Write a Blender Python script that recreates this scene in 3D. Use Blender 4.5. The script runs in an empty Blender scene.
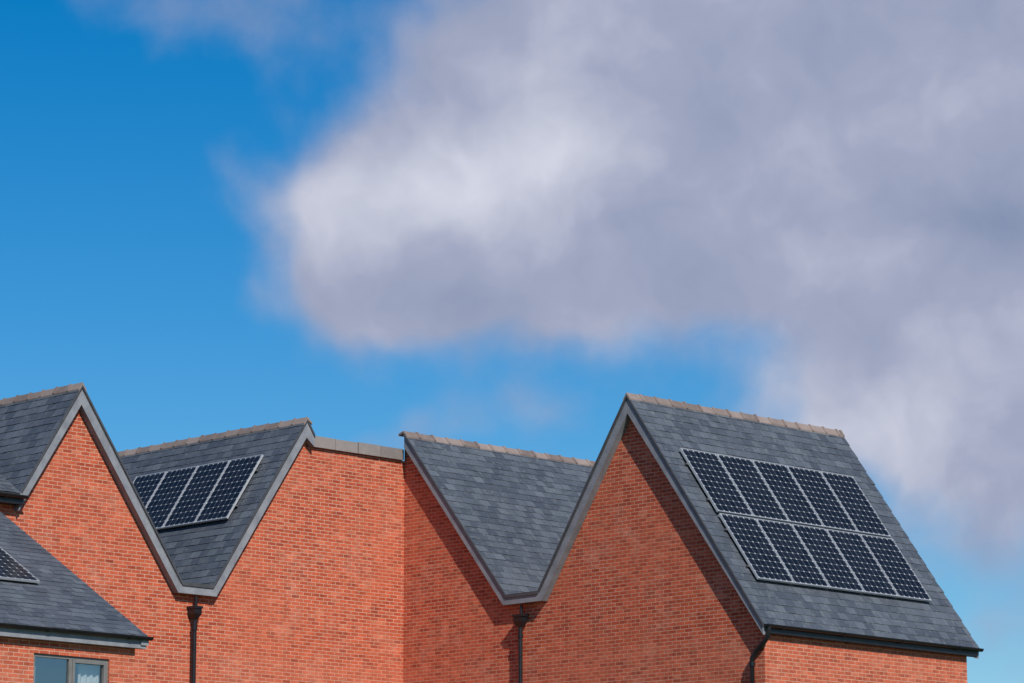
import bpy, bmesh, math, random
from mathutils import Vector, Matrix
random.seed(7)
scene = bpy.context.scene
Z0 = 1.6
ORIGIN = (-2.44, 75.0, 0.0)
ROT = math.atan2(-.7136, .7005)

# ------------------------------------------------------------ node helpers
class NT:
    def __init__(s, tree):
        s.t = tree; s.n = tree.nodes; s.l = tree.links
    def node(s, typ, **kw):
        nd = s.n.new(typ)
        for k, v in kw.items(): setattr(nd, k, v)
        return nd
    def put(s, sock, v):
        if isinstance(v, bpy.types.NodeSocket): s.l.new(v, sock)
        elif v is not None:
            if hasattr(sock.default_value, '__len__') and not hasattr(v, '__len__'):
                v = [v]*len(sock.default_value)
            if hasattr(sock.default_value, '__len__') and len(sock.default_value) == 4 and len(v) == 3:
                v = (*v, 1)
            sock.default_value = v
    def m(s, op, a, b=None, c=None, clamp=False):
        nd = s.node('ShaderNodeMath', operation=op); nd.use_clamp = clamp
        s.put(nd.inputs[0], a)
        if b is not None: s.put(nd.inputs[1], b)
        if c is not None: s.put(nd.inputs[2], c)
        return nd.outputs[0]
    def mix(s, f, a, b, blend='MIX'):
        nd = s.node('ShaderNodeMix', data_type='RGBA', blend_type=blend)
        s.put(nd.inputs[0], f); s.put(nd.inputs[6], a); s.put(nd.inputs[7], b)
        return nd.outputs[2]
    def sstep(s, v, a, b, c=0., d=1.):
        nd = s.node('ShaderNodeMapRange', interpolation_type='SMOOTHSTEP')
        s.put(nd.inputs[0], v); nd.inputs[1].default_value = a; nd.inputs[2].default_value = b
        nd.inputs[3].default_value = c; nd.inputs[4].default_value = d
        return nd.outputs[0]
    def noise(s, vec, scale, detail=3, rough=.5, dist=0.):
        nd = s.node('ShaderNodeTexNoise')
        if vec is not None: s.l.new(vec, nd.inputs['Vector'])
        nd.inputs['Scale'].default_value = scale; nd.inputs['Detail'].default_value = detail
        nd.inputs['Roughness'].default_value = rough; nd.inputs['Distortion'].default_value = dist
        return nd.outputs['Fac'], nd.outputs['Color']

def new_mat(name):
    m = bpy.data.materials.new(name); m.use_nodes = True
    nt = NT(m.node_tree)
    return m, nt, m.node_tree.nodes['Principled BSDF']

def bump(nt, bs, h, strength=.5, dist=.01):
    b = nt.node('ShaderNodeBump'); b.inputs['Strength'].default_value = strength
    b.inputs['Distance'].default_value = dist
    nt.put(b.inputs['Height'], h); nt.l.new(b.outputs[0], bs.inputs['Normal'])

def mat_brick():
    m, nt, bs = new_mat('red_brick')
    tc = nt.node('ShaderNodeTexCoord')
    uv = tc.outputs['UV']
    _, wc = nt.noise(uv, 1.3, 2)
    off = nt.node('ShaderNodeVectorMath', operation='MULTIPLY_ADD')
    nt.l.new(wc, off.inputs[0]); off.inputs[1].default_value = (.012, .012, 0); nt.l.new(uv, off.inputs[2])
    b = nt.node('ShaderNodeTexBrick'); b.offset = .5
    nt.l.new(off.outputs[0], b.inputs['Vector'])
    nt.put(b.inputs['Color1'], (.35, .052, .024)); nt.put(b.inputs['Color2'], (.55, .108, .050)); nt.put(b.inputs['Mortar'], (.56, .32, .225))
    b.inputs['Scale'].default_value = 1
    b.inputs['Brick Width'].default_value = .232; b.inputs['Row Height'].default_value = .078
    b.inputs['Mortar Size'].default_value = .0092; b.inputs['Mortar Smooth'].default_value = .2
    b.inputs['Bias'].default_value = .1
    col = b.outputs['Color']
    n1, _ = nt.noise(uv, .45, 4, .62)
    n2, _ = nt.noise(uv, 5., 3, .6)
    n3, _ = nt.noise(uv, 40., 2, .6)
    n4, _ = nt.noise(uv, 1.1, 5, .7)
    nm = nt.m('SUBTRACT', 1, b.outputs['Fac'])
    col = nt.mix(nt.sstep(n1, .35, .68, .0, .4), col, (.56, .145, .075), 'MIX')
    col = nt.mix(nt.sstep(n4, .5, .72, 0, .25), col, (.62, .34, .25))     # lime bloom, patchy
    sx = nt.node('ShaderNodeSeparateXYZ'); nt.l.new(uv, sx.inputs[0])
    lower = nt.m('LESS_THAN', sx.outputs[1], 27.27)          # later brick delivery below this lift
    col = nt.mix(nt.m('MULTIPLY', lower, .14), col, (.60, .22, .14))
    cell = nt.node('ShaderNodeTexWhiteNoise', noise_dimensions='2D')
    sn = nt.node('ShaderNodeVectorMath', operation='SNAP')
    nt.l.new(off.outputs[0], sn.inputs[0]); sn.inputs[1].default_value = (.232, .078, 1)
    nt.l.new(sn.outputs[0], cell.inputs['Vector'])
    dark = nt.m('MULTIPLY', nt.sstep(cell.outputs['Value'], .88, .94), nm)
    col = nt.mix(nt.m('MULTIPLY', dark, .42), col, (.20, .04, .024))
    lite = nt.m('MULTIPLY', nt.sstep(cell.outputs['Value'], .10, .05), nm)
    col = nt.mix(nt.m('MULTIPLY', lite, .35), col, (.62, .24, .14))
    mul = nt.m('MULTIPLY', nt.sstep(n2, .25, .75, .84, 1.12), nt.sstep(n3, .3, .7, .92, 1.07))
    v = nt.node('ShaderNodeVectorMath', operation='SCALE'); nt.l.new(col, v.inputs[0]); nt.l.new(mul, v.inputs['Scale'])
    nt.l.new(v.outputs[0], bs.inputs['Base Color'])
    bs.inputs['Roughness'].default_value = .88
    bs.inputs['Specular IOR Level'].default_value = .15
    h = nt.m('ADD', nm, nt.m('MULTIPLY', n3, .35))
    bump(nt, bs, h, .6, .008)
    return m

def mat_slate():
    m, nt, bs = new_mat('roof_slate')
    at = nt.node('ShaderNodeAttribute', attribute_name='tint')
    tc = nt.node('ShaderNodeTexCoord')
    o = tc.outputs['Object']
    n1, _ = nt.noise(o, .8, 4, .6); n2, _ = nt.noise(o, 9, 4, .65); n3, _ = nt.noise(o, 45, 2, .6)
    f = nt.m('ADD', nt.m('MULTIPLY', at.outputs['Fac'], .5), nt.m('MULTIPLY', n1, .5))
    col = nt.mix(nt.sstep(f, .05, 1.05), (.052, .061, .077), (.122, .137, .158))
    col = nt.mix(nt.sstep(n2, .54, .74, 0, .5), col, (.20, .212, .228))
    col = nt.mix(nt.sstep(n3, .52, .72, 0, .5), col, (.034, .039, .048))
    nt.l.new(col, bs.inputs['Base Color'])
    nt.put(bs.inputs['Roughness'], nt.sstep(n2, .2, .8, .40, .68))
    bs.inputs['Specular IOR Level'].default_value = .5
    bump(nt, bs, nt.m('ADD', n2, nt.m('MULTIPLY', n3, .5)), .7, .01)
    return m

def mat_simple(name, c1, c2, rough=.6, scale=4, spec=.4, metal=0., bumpd=.003):
    m, nt, bs = new_mat(name)
    tc = nt.node('ShaderNodeTexCoord')
    n1, _ = nt.noise(tc.outputs['Object'], scale, 4, .62)
    n2, _ = nt.noise(tc.outputs['Object'], scale*9, 3, .6)
    col = nt.mix(nt.sstep(nt.m('ADD', nt.m('MULTIPLY', n1, .7), nt.m('MULTIPLY', n2, .3)), .3, .7), c1, c2)
    nt.l.new(col, bs.inputs['Base Color'])
    bs.inputs['Roughness'].default_value = rough
    bs.inputs['Specular IOR Level'].default_value = spec
    bs.inputs['Metallic'].default_value = metal
    bump(nt, bs, n2, .4, bumpd)
    return m

def mat_tinted(name, c1, c2):
    m, nt, bs = new_mat(name)
    at = nt.node('ShaderNodeAttribute', attribute_name='tint')
    tc = nt.node('ShaderNodeTexCoord')
    n1, _ = nt.noise(tc.outputs['Object'], 6, 4, .65)
    col = nt.mix(nt.sstep(nt.m('ADD', nt.m('MULTIPLY', at.outputs['Fac'], .5), nt.m('MULTIPLY', n1, .6)), .1, 1.), c1, c2)
    nt.l.new(col, bs.inputs['Base Color']); bs.inputs['Roughness'].default_value = .85
    bump(nt, bs, n1, .5, .01)
    return m

def mat_cells():
    m, nt, bs = new_mat('solar_cells')
    tc = nt.node('ShaderNodeTexCoord')
    sp = nt.node('ShaderNodeSeparateXYZ'); nt.l.new(tc.outputs['UV'], sp.inputs[0])
    def edge(o):
        f = nt.m('FRACT', o); return nt.m('MINIMUM', f, nt.m('SUBTRACT', 1, f))
    dx, dy = edge(sp.outputs[0]), edge(sp.outputs[1])
    dia = nt.m('LESS_THAN', nt.m('ADD', dx, dy), .13)
    lin = nt.m('LESS_THAN', nt.m('MINIMUM', dx, dy), .018)
    bus = nt.m('LESS_THAN', nt.m('ABSOLUTE', nt.m('SUBTRACT', nt.m('FRACT', nt.m('MULTIPLY', sp.outputs[0], 2)), .5)), .02)
    w = nt.node('ShaderNodeTexWhiteNoise', noise_dimensions='2D')
    fl = nt.node('ShaderNodeVectorMath', operation='FLOOR'); nt.l.new(tc.outputs['UV'], fl.inputs[0])
    nt.l.new(fl.outputs[0], w.inputs['Vector'])
    base = nt.mix(w.outputs['Value'], (.006, .007, .010), (.012, .013, .018))
    base = nt.mix(nt.m('MULTIPLY', bus, .12), base, (.3, .3, .3))
    base = nt.mix(nt.m('MULTIPLY', lin, .5), base, (.35, .37, .39))
    base = nt.mix(nt.m('MULTIPLY', dia, .8), base, (.56, .58, .59))
    nt.l.new(base, bs.inputs['Base Color'])
    bs.inputs['Roughness'].default_value = .14
    bs.inputs['Specular IOR Level'].default_value = .35
    return m

def mat_glass():
    m, nt, bs = new_mat('window_glass')
    tr = nt.node('ShaderNodeBsdfTransparent'); tr.inputs[0].default_value = (.8, .85, .85, 1)
    gl = nt.node('ShaderNodeBsdfGlossy'); gl.inputs['Roughness'].default_value = .03; gl.inputs[0].default_value = (.9, .93, 1, 1)
    mx = nt.node('ShaderNodeMixShader'); mx.inputs[0].default_value = .3
    tc = nt.node('ShaderNodeTexCoord')
    n, _ = nt.noise(tc.outputs['Object'], 1.2, 2)
    b = nt.node('ShaderNodeBump'); b.inputs['Strength'].default_value = .1; b.inputs['Distance'].default_value = .02
    nt.l.new(n, b.inputs['Height']); nt.l.new(b.outputs[0], gl.inputs['Normal'])
    nt.l.new(tr.outputs[0], mx.inputs[1]); nt.l.new(gl.outputs[0], mx.inputs[2])
    nt.l.new(mx.outputs[0], m.node_tree.nodes['Material Output'].inputs['Surface'])
    return m

BRICK = mat_brick(); SLATE = mat_slate()
RIDGE = mat_tinted('ridge_tile_clay', (.14, .105, .092), (.31, .24, .21))
COPING = mat_tinted('coping_stone', (.15, .13, .12), (.29, .25, .23))
CELLS = mat_cells(); GLASS = mat_glass()
VERGE = mat_simple('verge_board_grey', (.17, .178, .20), (.28, .29, .31), .6, 3)
LEAD = mat_simple('lead_flashing', (.10, .105, .115), (.16, .165, .175), .5, 5)
DARK = mat_simple('dark_trim', (.05, .052, .058), (.08, .083, .09), .6, 5)
BLACK = mat_simple('black_gutter_plastic', (.008, .008, .010), (.016, .016, .019), .35, 5)
ALU = mat_simple('aluminium_frame', (.50, .51, .53), (.62, .63, .64), .4, 5, .5, .5)
FRAME = mat_simple('window_frame_grey', (.15, .145, .14), (.20, .19, .18), .4, 5)
CURTAIN = mat_simple('curtain_cloth', (.6, .6, .6), (.75, .75, .73), .9, 5)
ROOM = mat_simple('room_interior', (.10, .10, .10), (.16, .15, .14), .9, 1)
GRASS = mat_simple('grass_ground', (.035, .06, .018), (.07, .10, .035), .95, .5, bumpd=.03)

# ------------------------------------------------------------ mesh helpers
def empty(name):
    e = bpy.data.objects.new(name, None); scene.collection.objects.link(e)
    e.location = ORIGIN; e.rotation_euler = (0, 0, ROT); e.empty_display_size = 1
    return e

class MB:
    def __init__(s): s.v = []; s.f = []; s.uv = []; s.t = []; s.mi = []
    def face(s, pts, uv=None, tint=.5, mi=0):
        i = len(s.v); s.v += [tuple(p) for p in pts]
        s.f.append(tuple(range(i, i+len(pts)))); s.uv += (uv or [(0, 0)]*len(pts)); s.t.append(tint); s.mi.append(mi)
    def prism(s, a, b, tint=.5, mi=0):
        n = len(a)
        s.face(a, tint=tint, mi=mi); s.face(list(reversed(b)), tint=tint, mi=mi)
        for i in range(n):
            j = (i+1) % n
            s.face([a[j], a[i], b[i], b[j]], tint=tint, mi=mi)
    def box(s, x0, x1, y0, y1, z0, z1, tint=.5, mi=0):
        a = [(x0, y0, z0), (x1, y0, z0), (x1, y0, z1), (x0, y0, z1)]
        b = [(x, y1, z) for x, _, z in a]
        s.prism(a, b, tint, mi)
    def build(s, name, mats, parent=None, z=Z0, world=False):
        me = bpy.data.meshes.new(name)
        me.from_pydata([(x, y, zz+z) for x, y, zz in s.v], [], s.f)
        uvl = me.uv_layers.new(name='UVMap')
        k = 0
        for p in me.polygons:
            for li in p.loop_indices:
                uvl.data[li].uv = s.uv[k]; k += 1
        at = me.attributes.new('tint', 'FLOAT', 'FACE')
        for i, t in enumerate(s.t): at.data[i].value = t
        mats = mats if isinstance(mats, list) else [mats]
        for m in mats: me.materials.append(m)
        for i, p in enumerate(me.polygons): p.material_index = s.mi[i]
        me.update()
        bm = bmesh.new(); bm.from_mesh(me)
        bmesh.ops.remove_doubles(bm, verts=bm.verts, dist=1e-5)
        if name.startswith(('verge', 'gutter', 'fascia', 'coping', 'frame', 'ridge', 'hopper', 'pipe')):
            bmesh.ops.recalc_face_normals(bm, faces=bm.faces)
        bm.to_mesh(me); bm.free()
        ob = bpy.data.objects.new(name, me); scene.collection.objects.link(ob)
        if parent: ob.parent = parent
        elif world: ob.location = ORIGIN; ob.rotation_euler = (0, 0, ROT)
        return ob

def wall_u(mb, u, pts):   # plane u=const, pts (w,z)
    mb.face([(u, w, z) for w, z in pts], [(w+50, z+20) for w, z in pts])
def wall_w(mb, w, pts):
    mb.face([(u, w, z) for u, z in pts], [(u+80.12, z+20) for u, z in pts])

def slates(name, parent, O, e1, e2, L1, L2, ex=.2, wd=.28):
    O = Vector(O); e1 = Vector(e1).normalized(); e2 = Vector(e2).normalized()
    n = e1.cross(e2)
    if n.z < 0: n = -n
    mb = MB()
    rows = int(math.ceil(L2/ex))
    for r in range(rows):
        s0 = max(0, r*ex-.03); s1 = min(L2, (r+1)*ex) + random.uniform(-.006, .006)
        x = -(wd/2 if r % 2 else 0)
        while x < L1:
            a = max(0, x+.002); b = min(L1, x+wd-.002)
            if b-a > .03:
                lift = .013 + random.uniform(-.003, .005); lo = .001+random.uniform(0, .003)
                sk = random.uniform(-.005, .005); dz = random.uniform(-.004, .004)
                t = random.random()
                if random.random() < .05: t += .5
                P = lambda q, s, h: O+e1*q+e2*s+n*h
                A, B = P(a, s0, lo), P(b, s0, lo)
                C_, D = P(b, s1+sk, lift+dz), P(a, s1-sk, lift)
                C2, D2 = P(b, s1+sk, lift+dz-.012), P(a, s1-sk, lift-.012)
                mb.face([A, B, C_, D], tint=t); mb.face([D, C_, C2, D2], tint=t*.4)
                mb.face([B, P(b, s0, lo-.012), C2, C_], tint=t*.4); mb.face([A, D, D2, P(a, s0, lo-.012)], tint=t*.4)
            x += wd
    ob = mb.build(name, SLATE, parent)
    d = MB()
    a = [O-n*.012, O+e1*L1-n*.012, O+e1*L1+e2*L2-n*.012, O+e2*L2-n*.012]
    d.prism(a, [p-n*.05 for p in a])
    d.build(name+'_deck', LEAD, parent)
    return ob

def ridge(name, parent, P0, e1, L, h, k1, k2, leg=.17, tl=.46):
    P0 = Vector(P0); e1 = Vector(e1); h = Vector(h); up = Vector((0, 0, 1))
    d1 = (h - up*k1).normalized(); d2 = (-h - up*k2).normalized()
    mb = MB(); x = 0
    while x < L-.05:
        x1 = min(L, x+tl); t = random.random(); j = random.uniform(-.008, .008)
        def sec(q, r):
            ap = P0+e1*q+up*(.045+r+j)
            return [ap, ap+d1*leg+up*.0, ap+d1*leg-up*.05, ap-up*.05, ap+d2*leg-up*.05, ap+d2*leg]
        mb.prism(sec(x+.004, 0), sec(x1-.004, 0), t)
        mb.prism(sec(x1-.06, .02), sec(x1+.01, .024), t*.7)
        x += tl
    return mb.build(name, RIDGE, parent)

def verge(name, parent, top, bot, mapf, d0=0., d1=.17):
    mb = MB()
    for i in range(len(top)-1):
        q = [top[i], top[i+1], bot[i+1], bot[i]]
        mb.prism([mapf(s, z, d0) for s, z in q], [mapf(s, z, d1) for s, z in q])
    for i in range(len(top)-1):
        a, b = top[i], top[i+1]
        q = [(a[0], a[1]+.012), (b[0], b[1]+.012), (b[0], b[1]-.06), (a[0], a[1]-.06)]
        mb.prism([mapf(s, z, d0-.025) for s, z in q], [mapf(s, z, d0-.001) for s, z in q], mi=1)
    return mb.build(name, [VERGE, DARK], parent)

def gutter(name, parent, A, B, out, r=.065):
    A = Vector(A); B = Vector(B); out = Vector(out); up = Vector((0, 0, 1))
    mb = MB(); N = 8
    def loop(P, rr): return [P+out*(math.cos(math.pi*i/N)*rr)-up*(math.sin(math.pi*i/N)*rr) for i in range(N+1)]
    mb.prism(loop(A, r), loop(B, r))
    mb2 = (B-A).normalized(); L = (B-A).length; q = .5
    while q < L:
        P = A+mb2*q
        mb.prism(loop(P, r+.012), loop(P+mb2*.05, r+.012)); q += 1.9
    return mb.build(name, BLACK, parent)

def tube(name, parent, pts, r=.042):
    cu = bpy.data.curves.new(name, 'CURVE'); cu.dimensions = '3D'; cu.bevel_depth = r; cu.bevel_resolution = 4
    cu.use_fill_caps = True
    sp = cu.splines.new('POLY'); sp.points.add(len(pts)-1)
    for p, c in zip(sp.points, pts): p.co = (c[0], c[1], c[2]+Z0, 1)
    ob = bpy.data.objects.new(name, cu); scene.collection.objects.link(ob); ob.parent = parent
    cu.materials.append(BLACK); return ob

def hopper(parent, u, w, z):
    mb = MB()
    def ring(hw, zz): return [(u-hw, w-hw*.8, zz), (u+hw, w-hw*.8, zz), (u+hw, w+hw*.8, zz), (u-hw, w+hw*.8, zz)]
    mb.prism(ring(.14, z+.13), ring(.14, z+.08)); mb.prism(ring(.12, z+.08), ring(.12, z-.03)); mb.prism(ring(.12, z-.03), ring(.06, z-.14))
    mb.build('hopper_head', BLACK, parent)
    tube('drainpipe', parent, [(u, w, z-.1), (u, w, -1.6)], .05)
    tube('outlet_spout', parent, [(u, w+.03, z+.34), (u, w+.03, z+.1)], .035)
    zz = z-.3
    while zz > -1.5:
        tube('pipe_collar', parent, [(u, w, zz), (u, w, zz-.07)], .064); zz -= 1.8

# ============================================================ RIGHT HOUSE
HR = empty('brick_house')
WR = .18
M0 = (0., 12.6); VA = (3.30, 8.64); VB = (4.28, 8.64); RA = (6.96, 12.6); RE = (10.70, 7.44)
kM = (M0[1]-VA[1])/(VA[0]-M0[0]); kRl = (RA[1]-VB[1])/(RA[0]-VB[0]); kR = (RA[1]-RE[1])/(RE[0]-RA[0])
def fw(s, z, d): return (s, d, z)
def hh(k, wd=.21): return wd*math.sqrt(1+k*k)
zb = 8.43
UC = 10.56
botM = (0., M0[1]-hh(kM)); bV1 = ((botM[1]-zb)/kM, zb)
bV2 = (RA[0]-(RA[1]-hh(kRl)-zb)/kRl, zb)
bRE = (RE[0]-.02, RE[1]-hh(kR)+.14)
verge('verge_boards', HR, [M0, VA, VB, RA, RE], [botM, bV1, bV2, (RA[0], RA[1]-.40), bRE], fw)
wl = MB()
wall_w(wl, WR, [(-.18, -1.6), (UC, -1.6), (UC, 7.5), (RA[0], RA[1]-.15), (VB[0], VB[1]-.1), (VA[0], VA[1]-.1), (0, M0[1]-.15), (-.18, 12.3)])
wl.face([(UC, WR, -1.6), (UC, 6.75, -1.6), (UC, 6.75, 7.5), (UC, WR, 7.5)], [(w+.12, z+20) for w, z in [(WR, -1.6), (6.75, -1.6), (6.75, 7.5), (WR, 7.5)]])
wall_w(wl, 6.75, [(-7, -1.6), (UC, -1.6), (UC, 7.5), (RA[0], RA[1]-.15), (VB[0], VB[1]-.1), (VA[0], VA[1]-.1), (0, M0[1]-.15), (-7, 12.0)])
wl.build('walls', BRICK, HR)
sl = lambda k: math.sqrt(1+k*k)
slates('roof_slates', HR, (0, 0, 12.6), (0, 1, 0), (1, 0, -kM), 7.02, (VA[0]+.05)*sl(kM))
slates('roof_slates', HR, (6.96, 0, 12.6), (0, 1, 0), (-1, 0, -kRl), 7.02, (RA[0]-VB[0])*sl(kRl))
slates('roof_slates', HR, (6.96, 0, 12.6), (0, 1, 0), (1, 0, -kR), 7.02, (RE[0]-RA[0])*sl(kR)+.03)
mb = MB(); mb.box(VA[0]-.05, VB[0]+.05, .18, 7.0, 8.5, 8.58); mb.build('valley_lead', LEAD, HR)
ridge('ridge_tiles', HR, (0, -.03, 12.6), (0, 1, 0), 7.04, (1, 0, 0), kM, .3)
ridge('ridge_tiles', HR, (6.96, -.03, 12.6), (0, 1, 0), 7.04, (1, 0, 0), kR, kRl)
mb = MB(); mb.box(UC+.005, UC+.12, .175, 6.95, 7.26, 7.31); mb.box(UC+.12, UC+.145, .175, 6.95, 7.26, 7.44); mb.build('fascia_board', [BLACK], HR)
mb = MB()
mb.prism([fw(s, z, 6.86) for s, z in [RA, RE, bRE, (RA[0], RA[1]-.40)]], [fw(s, z, 7.01) for s, z in [RA, RE, bRE, (RA[0], RA[1]-.40)]])
mb.build('verge_board_rear', VERGE, HR)
gutter('gutter', HR, (RE[0]+.05, .0, 7.43), (RE[0]+.05, 7.03, 7.43), (1, 0, 0))
gu = RE[0]+.05
tube('drainpipe_offset', HR, [(gu, .10, 7.4), (gu, .09, 7.22), (gu-.1, .09, 7.10), (10.42, .09, 6.92), (10.30, .09, 6.78), (10.30, .09, -1.6)], .05)
for zz in (6.7, 5.2, 3.4, 1.6): tube('pipe_collar', HR, [(10.30, .09, zz), (10.30, .09, zz-.08)], .064)
hopper(HR, 3.70, .04, 8.06)

# ============================================================ LEFT HOUSE
HL = empty('brick_house.001')
def fu(s, z, d): return (-d, s, z)
WL = -.18
A2 = (-2.91, 12.58); v2 = (-5.5, 8.66); v1 = (-6.33, 8.66); A1 = (-9.09, 12.55); E1 = (-10.6, 10.12)
k2 = (A2[1]-v2[1])/(A2[0]-v2[0]); k1r = (A1[1]-v1[1])/(v1[0]-A1[0]); k1l = (A1[1]-E1[1])/(A1[0]-E1[0])
zb = 8.44
top = [(-2.68, 12.24), A2, v2, v1, A1, E1]
bot = [(-2.68, 11.98), (A2[0], A2[1]-.42), (A2[0]-(A2[1]-hh(k2)-zb)/k2, zb), (A1[0]+(A1[1]-hh(k1r)-zb)/k1r, zb), (A1[0], A1[1]-.42), (E1[0], E1[1]-.36)]
verge('verge_boards', HL, top, bot, fu)
wl = MB()
wall_u(wl, WL, [(.18, -1.6), (.18, 12.0), (-2.75, 12.0), (A2[0], A2[1]-.15), (v2[0], v2[1]-.1), (v1[0], v1[1]-.1), (A1[0], A1[1]-.15), (-10.5, 10.15), (-10.5, 9.95), (-20, 9.95), (-20, -1.6)])
wl.face([(WL, -10.5, 9.0), (-7, -10.5, 9.0), (-7, -10.5, 10.2), (WL, -10.5, 10.2)], [(0, 0), (7, 0), (7, 1.2), (0, 1.2)])
wall_u(wl, -7, [(6.75, -1.6), (6.75, 12.0), (-2.75, 12.0), (A2[0], A2[1]-.15), (v2[0], v2[1]-.1), (v1[0], v1[1]-.1), (A1[0], A1[1]-.15), (-10.5, 10.15), (-10.5, 9.95), (-20, 9.95), (-20, -1.6)])
wall_w(wl, -20, [(-7, -1.6), (WL, -1.6), (WL, 9.95), (-3.6, 12.1), (-7, 9.95)])
wl.build('walls', BRICK, HL)
slates('roof_slates', HL, (0, A2[0], A2[1]), (-1, 0, 0), (0, -1, -k2), 7.05, (A2[0]-v2[0])*sl(k2)+.05)
slates('roof_slates', HL, (0, A1[0], A1[1]), (-1, 0, 0), (0, 1, -k1r), 7.05, (v1[0]-A1[0])*sl(k1r))
slates('roof_slates', HL, (0, A1[0], A1[1]), (-1, 0, 0), (0, -1, -k1l), 7.05, (A1[0]-E1[0])*sl(k1l))
ridge('ridge_tiles', HL, (.03, A2[0], A2[1]), (-1, 0, 0), 7.08, (0, 1, 0), .8, k2)
ridge('ridge_tiles', HL, (.03, A1[0], A1[1]), (-1, 0, 0), 7.08, (0, 1, 0), k1r, k1l)
mb = MB(); mb.box(-7, -.18, v1[0]-.05, v2[0]+.05, 8.5, 8.58); mb.build('valley_lead', LEAD, HL)
mb = MB(); mb.box(-7, -.2, -2.9, 6.6, 11.9, 11.99); mb.build('flat_roof', LEAD, HL)
mb = MB(); w = -2.66
while w < .1:
    w1 = min(.10, w+.68); j = random.uniform(-.008, .008); mb.box(-.45, -.10+j, w+.008, w1-.008, 12.003, 12.25+j, random.random()); w += .68
mb.build('coping_stones', COPING, HL)
mb = MB(); mb.box(-.44, -.115, -2.67, .09, 12.006, 12.22); mb.build('coping_mortar', DARK, HL)
hopper(HL, -.04, -5.95, 8.06)
K0 = .62
slates('roof_slates', HL, (-3.6, -10.62, 10.10+3.68*K0), (0, -1, 0), (1, 0, -K0), 9.3, 3.68*sl(K0))
slates('roof_slates', HL, (-3.6, -10.62, 10.10+3.68*K0), (0, -1, 0), (-1, 0, -K0), 9.3, 3.68*sl(K0))
ridge('ridge_tiles', HL, (-3.6, -10.62, 10.10+3.68*K0), (0, -1, 0), 9.3, (1, 0, 0), K0, K0)
mb = MB()
q = [(-3.6, 10.10+3.68*K0), (.08, 10.10), (.08, 9.98), (-3.6, 9.98+3.68*K0)]
mb.prism([(u, -10.60, z) for u, z in q], [(u, -10.64, z+.03) for u, z in q]); mb.build('verge_trim', VERGE, HL)
gutter('gutter', HL, (.10, -10.5, 10.06), (.10, -20, 10.06), (1, 0, 0), .07)
mb = MB(); mb.box(-.18, .04, -20, -10.55, 9.88, 9.97); mb.box(.04, .06, -20, -10.55, 9.88, 10.06); mb.build('fascia_board', BLACK, HL)

# ============================================================ LOWER WING
HW = empty('brick_house.002')
KW = .595
slates('roof_slates', HW, (-.17, -11.17, 6.76+5.2*KW), (0, -1, 0), (1, 0, -KW), 9, 5.2*sl(KW))
q = [(-.17, 6.76+5.2*KW), (5.03, 6.76), (5.03, 6.60), (-.17, 6.60+5.2*KW)]
mb = MB(); mb.prism([(u, -11.165, z) for u, z in q], [(u, -11.34, z) for u, z in q]); mb.build('verge_board', VERGE, HW)
gutter('gutter', HW, (5.06, -11.12, 6.76), (5.06, -20, 6.76), (1, 0, 0), .065)
mb = MB(); mb.box(4.86, 5.00, -20, -11.2, 6.54, 6.61); mb.box(4.965, 4.99, -20, -11.2, 6.61, 6.76); mb.build('fascia_board', VERGE, HW)
wl = MB(); U = 4.85
def ring_wall(holes, w0, w1, z0, z1):
    zs = sorted({z0, z1, *[h[2] for h in holes], *[h[3] for h in holes]})
    ws = sorted({w0, w1, *[h[0] for h in holes], *[h[1] for h in holes]})
    for i in range(len(ws)-1):
        for j in range(len(zs)-1):
            cw = (ws[i]+ws[i+1])/2; cz = (zs[j]+zs[j+1])/2
            if any(h[0] < cw < h[1] and h[2] < cz < h[3] for h in holes): continue
            wall_u(wl, U, [(ws[i], zs[j]), (ws[i+1], zs[j]), (ws[i+1], zs[j+1]), (ws[i], zs[j+1])])
holes = []
for wx in (-13.70, -17.2):
    for zt in (6.30, 3.5, .8): holes.append((wx, wx+1.75, zt-1.35, zt))
ring_wall(holes, -20, -11.35, -1.6, 6.6)
for (a, b, c, d) in holes:
    for pts in ([(U, a, c), (U-.1, a, c), (U-.1, a, d), (U, a, d)], [(U, b, c), (U-.1, b, c), (U-.1, b, d), (U, b, d)], [(U, a, d), (U-.1, a, d), (U-.1, b, d), (U, b, d)]):
        wl.face(pts, [(p[0]+p[1], p[2]) for p in pts])
wall_w(wl, -11.35, [(WL, -1.6), (U, -1.6), (U, 6.6), (WL, 9.7)])
wall_w(wl, -20, [(WL, -1.6), (U, -1.6), (U, 6.6), (WL, 9.7)])
wl.build('walls', BRICK, HW)
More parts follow.
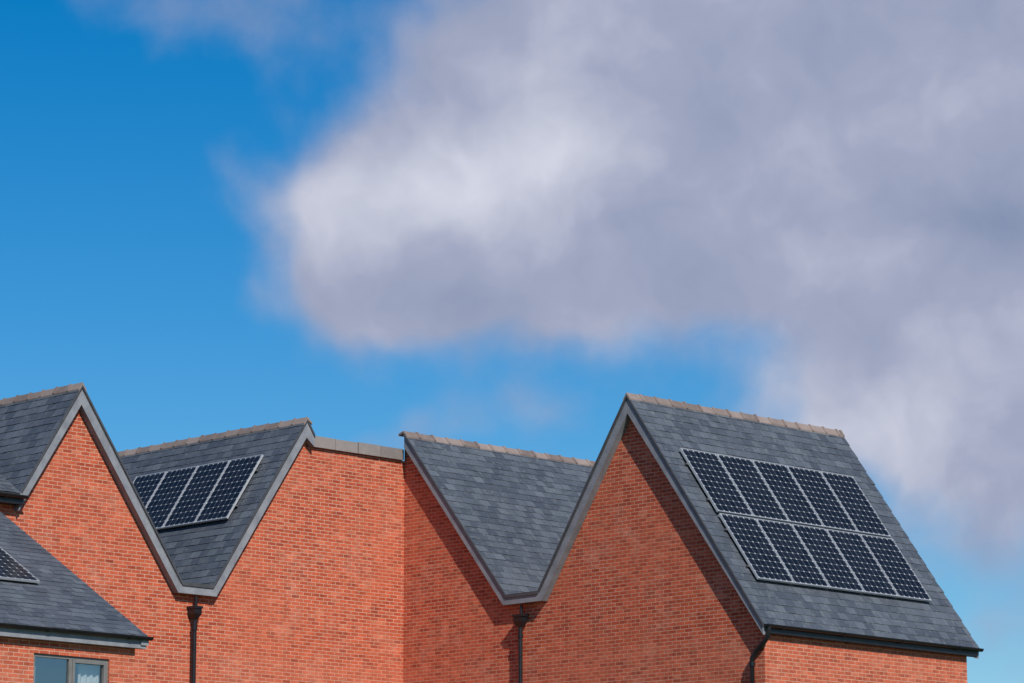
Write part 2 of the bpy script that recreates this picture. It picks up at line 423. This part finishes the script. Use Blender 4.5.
for (a, b, c, d) in holes:
    mb = MB(); x0, x1 = U-.11, U-.04
    mb.box(x0, x1, a, b, d-.06, d); mb.box(x0, x1, a, b, c, c+.07)
    mb.box(x0, x1, a, a+.06, c+.07, d-.06); mb.box(x0, x1, b-.06, b, c+.07, d-.06)
    mid = (a+b)/2; mb.box(x0, x1, mid-.035, mid+.035, c+.07, d-.06)
    mb.box(x0+.02, x1+.02, mid+.035, b-.06, d-.115, d-.06); mb.box(x0+.02, x1+.02, mid+.035, mid+.09, c+.07, d-.115); mb.box(x0+.02, x1+.02, b-.11, b-.06, c+.07, d-.115)
    mb.box(U-.14, U+.05, a-.05, b+.05, c-.07, c-.002)
    mb.build('frame_window', FRAME, HW)
    g = MB(); g.face([(x0+.03, a, c), (x0+.03, b, c), (x0+.03, b, d), (x0+.03, a, d)]); g.build('window_glass', GLASS, HW)
    r = MB()
    X = U-.8
    r.face([(X, a-.3, c-.3), (X, b+.3, c-.3), (X, b+.3, d+.1), (X, a-.3, d+.1)]); r.build('room_back', ROOM, HW)
    cu = MB()
    for (q0, q1) in ((a+.02, a+.22), (b-.55, b-.02)):
        nseg = 16
        for i in range(nseg):
            s0 = q0+(q1-q0)*i/nseg; s1 = q0+(q1-q0)*(i+1)/nseg
            o0 = .03*math.sin(i*1.5); o1 = .03*math.sin((i+1)*1.5)
            cu.face([(U-.24+o0, s0, c), (U-.24+o1, s1, c), (U-.24+o1, s1, d), (U-.24+o0, s0, d)])
    cu.build('curtains', CURTAIN, HW)

# ============================================================ SOLAR PANELS
def panels(name, O, e1, e2, cols, rows, pw=1.10, ph=1.78, gap=.02, rgap=.06):
    O = Vector(O); e1 = Vector(e1).normalized(); e2 = Vector(e2).normalized()
    n = e1.cross(e2)
    if n.z < 0: n = -n
    mb = MB()
    P = lambda a, s, h: O+e1*a+e2*s+n*h
    def bx(a0, a1, s0, s1, h0, h1, mi):
        q = [(a0, s0), (a1, s0), (a1, s1), (a0, s1)]
        mb.prism([P(a, s, h0) for a, s in q], [P(a, s, h1) for a, s in q], mi=mi)
    f = .02
    for r in range(rows):
        s0 = r*(ph+rgap); s1 = s0+ph
        for c in range(cols):
            a0 = c*(pw+gap); a1 = a0+pw
            bx(a0, a1, s0, s0+f, -.04, .006, 1); bx(a0, a1, s1-f, s1, -.04, .006, 1)
            bx(a0, a0+f, s0+f, s1-f, -.04, .006, 1); bx(a1-f, a1, s0+f, s1-f, -.04, .006, 1)
            i = f
            q = [(a0+i, s0+i), (a1-i, s0+i), (a1-i, s1-i), (a0+i, s1-i)]
            m_ = .10
            mb.face([P(a, s, 0) for a, s in q], [(-m_+20*c, -m_+20*r), (6+m_+20*c, -m_+20*r), (6+m_+20*c, 10+m_+20*r), (-m_+20*c, 10+m_+20*r)], mi=0)
            mb.face([P(a, s, -.03) for a, s in q], mi=2)
        for rr in (s0+ph*.22, s0+ph*.78):
            bx(-.05, cols*(pw+gap)+.03, rr, rr+.04, -.085, -.042, 3)
    return mb.build(name, [CELLS, ALU, BLACK, DARK], None, world=True)
nR = Vector((kR, 0, 1)).normalized()
panels('solar_panel_array', Vector((7.88, .55, 12.6-kR*(7.88-6.96)))+nR*.11, (0, 1, 0), (1, 0, -kR), 5, 2, 1.11, 1.785)
n2 = Vector((0, -k2, 1)).normalized()
panels('solar_panel_array.001', Vector((-.72, -3.47, 12.58-k2*.56))+n2*.11, (-1, 0, 0), (0, -1, -k2), 4, 1, 1.10, 1.80)
nW = Vector((KW, 0, 1)).normalized()
Wt = 3.33-1.77/sl(KW)
panels('solar_panel_array.002', Vector((Wt, -12.53, 6.76+KW*(5.03-Wt)))+nW*.10, (0, -1, 0), (1, 0, -KW), 4, 1, 1.10, 1.78)

# ground
mb = MB(); S = 4000
mb.face([(-S, -S, 0), (S, -S, 0), (S, S, 0), (-S, S, 0)])
mb.build('ground', GRASS, None, z=0)

# ============================================================ CAMERA
cam = bpy.data.cameras.new('camera'); co = bpy.data.objects.new('camera', cam); scene.collection.objects.link(co)
co.location = (0, 0, 1.6); co.rotation_euler = (math.radians(90+11.1), 0, 0)
cam.lens = 118.125; cam.sensor_width = 36; cam.clip_end = 10000; cam.clip_start = .5
scene.camera = co

# ============================================================ LIGHT
EL = math.radians(40)
AL = math.radians(22)      # angle off the left wall's normal
bx_, ax_ = Vector((.7005, -.7136, 0)), Vector((.7136, .7005, 0))
sd = (bx_*math.cos(AL)-ax_*math.sin(AL)).normalized()*math.cos(EL)+Vector((0, 0, math.sin(EL)))
sun = bpy.data.lights.new('sun', 'SUN'); so = bpy.data.objects.new('sun', sun); scene.collection.objects.link(so)
sun.energy = 4.4; sun.angle = math.radians(.53); sun.color = (1, .95, .87)
so.rotation_euler = sd.to_track_quat('Z', 'Y').to_euler(); so.location = (20, -20, 60)

# ============================================================ SKY
wd = bpy.data.worlds.new('World'); scene.world = wd; wd.use_nodes = True
wd.cycles.sampling_method = 'MANUAL'; wd.cycles.sample_map_resolution = 256
nt = NT(wd.node_tree); bg = wd.node_tree.nodes['Background']
STR = .1
bg.inputs['Strength'].default_value = STR
sky = nt.node('ShaderNodeTexSky'); sky.sky_type = 'NISHITA'; sky.sun_disc = False
sky.sun_elevation = EL; sky.sun_rotation = math.atan2(sd.x, sd.y); sky.air_density = 1.; sky.dust_density = .2; sky.ozone_density = 4
tc = nt.node('ShaderNodeTexCoord'); sp = nt.node('ShaderNodeSeparateXYZ'); nt.l.new(tc.outputs['Generated'], sp.inputs[0])
az = nt.m('MULTIPLY', nt.m('ARCTAN2', sp.outputs[0], sp.outputs[1]), 57.2958)
el = nt.m('MULTIPLY', nt.m('ARCSINE', sp.outputs[2]), 57.2958)
cb = nt.node('ShaderNodeCombineXYZ'); nt.l.new(az, cb.inputs[0]); nt.l.new(el, cb.inputs[1])
ang = cb.outputs[0]
_, wc = nt.noise(ang, .42, 4, .5)
wv = nt.node('ShaderNodeVectorMath', operation='SUBTRACT'); nt.l.new(wc, wv.inputs[0]); wv.inputs[1].default_value = (.5, .5, .5)
wp = nt.node('ShaderNodeVectorMath', operation='MULTIPLY_ADD'); nt.l.new(wv.outputs[0], wp.inputs[0]); wp.inputs[1].default_value = (2.0, 1.5, 0); nt.l.new(ang, wp.inputs[2])
ang2 = wp.outputs[0]
def gsum(lst, vec):
    acc = None
    for (x, y, rx, ry, w) in lst:
        a = nt.node('ShaderNodeVectorMath', operation='SUBTRACT'); nt.l.new(vec, a.inputs[0]); a.inputs[1].default_value = (x, y, 0)
        b = nt.node('ShaderNodeVectorMath', operation='MULTIPLY'); nt.l.new(a.outputs[0], b.inputs[0]); b.inputs[1].default_value = (1/rx, 1/ry, 0)
        c = nt.node('ShaderNodeVectorMath', operation='DOT_PRODUCT'); nt.l.new(b.outputs[0], c.inputs[0]); nt.l.new(b.outputs[0], c.inputs[1])
        e = nt.m('MULTIPLY', nt.m('EXPONENT', nt.m('MULTIPLY', c.outputs['Value'], -1)), w)
        acc = e if acc is None else nt.m('ADD', acc, e)
    return acc
CL = [(1.9, 14.7, 3.2, 2.3, 1.), (-1.4, 13.6, 2.0, 1.7, .95), (-2.8, 12.7, 1.6, 1.4, .85), (.8, 12.2, 3.0, 1.1, .85),
      (-1.8, 11.7, 1.8, .8, .45),
      (.6, 16.4, 2.2, 1.4, .7), (5, 15.9, 3.5, 2.5, 1), (5, 13, 3.2, 1.5, .9),
      (8.1, 14.4, 3, 3.5, 1), (8.5, 11.8, 2.2, 1.4, .8), (6.0, 10.0, 2.0, .9, .9), (8.3, 10.1, 2, 1.8, .9),
      (8.2, 8.2, 1.7, 1.3, .5), (8.8, 6.0, 1.3, .9, .4), (13, 13, 4, 5, 1), (20, 22, 9, 5, 1), (-25, 18, 8, 4, .8),
      (-5.2, 16.6, 2.4, .8, .5), (-.1, 9.8, 1.5, .7, .45), (-2.4, 9.5, 1.3, .4, .3), (-4.7, 13.8, .7, .7, .2)]
D = gsum(CL, ang2)
nf, _ = nt.noise(ang, .85, 4, .5)
D = nt.m('ADD', D, nt.m('MULTIPLY', nt.m('SUBTRACT', nf, .5), .5))
mask = nt.sstep(D, .12, .95)
BR = [(-.9, 13.9, 1.7, .9, .36), (-2.9, 13.3, 1.1, .9, .34), (1., 14.2, 1.2, .8, .34), (6.3, 12.7, 1.2, .6, .18), (6.3, 9.9, 2.5, .9, .25),
      (8, 13, 2.2, .8, -.3), (6.0, 16.2, 2.6, 1.1, -.12), (3, 12.0, 2.8, .6, -.08), (-1.6, 11.8, 2., .6, -.14), (1.5, 16, 2, .8, .06)]
B = gsum(BR, ang2)
nb, _ = nt.noise(ang2, .5, 4, .5)
nb2, _ = nt.noise(ang2, 1.3, 3, .5)
B = nt.m('ADD', nt.m('ADD', B, .42), nt.m('MULTIPLY', nt.m('SUBTRACT', nb, .5), .7))
B = nt.m('ADD', B, nt.m('MULTIPLY', nt.m('SUBTRACT', nb2, .5), .22))
cr = nt.node('ShaderNodeValToRGB'); nt.l.new(B, cr.inputs[0])
E = cr.color_ramp.elements
E[0].position = 0; E[0].color = (.23, .29, .44, 1); E[1].position = 1.; E[1].color = (.69, .71, .81, 1)
e = E.new(.42); e.color = (.36, .395, .54, 1)
cs = nt.node('ShaderNodeVectorMath', operation='SCALE'); nt.l.new(cr.outputs[0], cs.inputs[0]); cs.inputs['Scale'].default_value = 1/STR
hs = nt.node('ShaderNodeHueSaturation'); hs.inputs['Saturation'].default_value = 1.47; hs.inputs['Value'].default_value = .97
nt.l.new(sky.outputs[0], hs.inputs['Color'])
fin = nt.mix(mask, hs.outputs[0], cs.outputs[0])
nt.l.new(fin, bg.inputs['Color'])

scene.view_settings.view_transform = 'Standard'; scene.view_settings.look = 'None'; scene.view_settings.exposure = 0
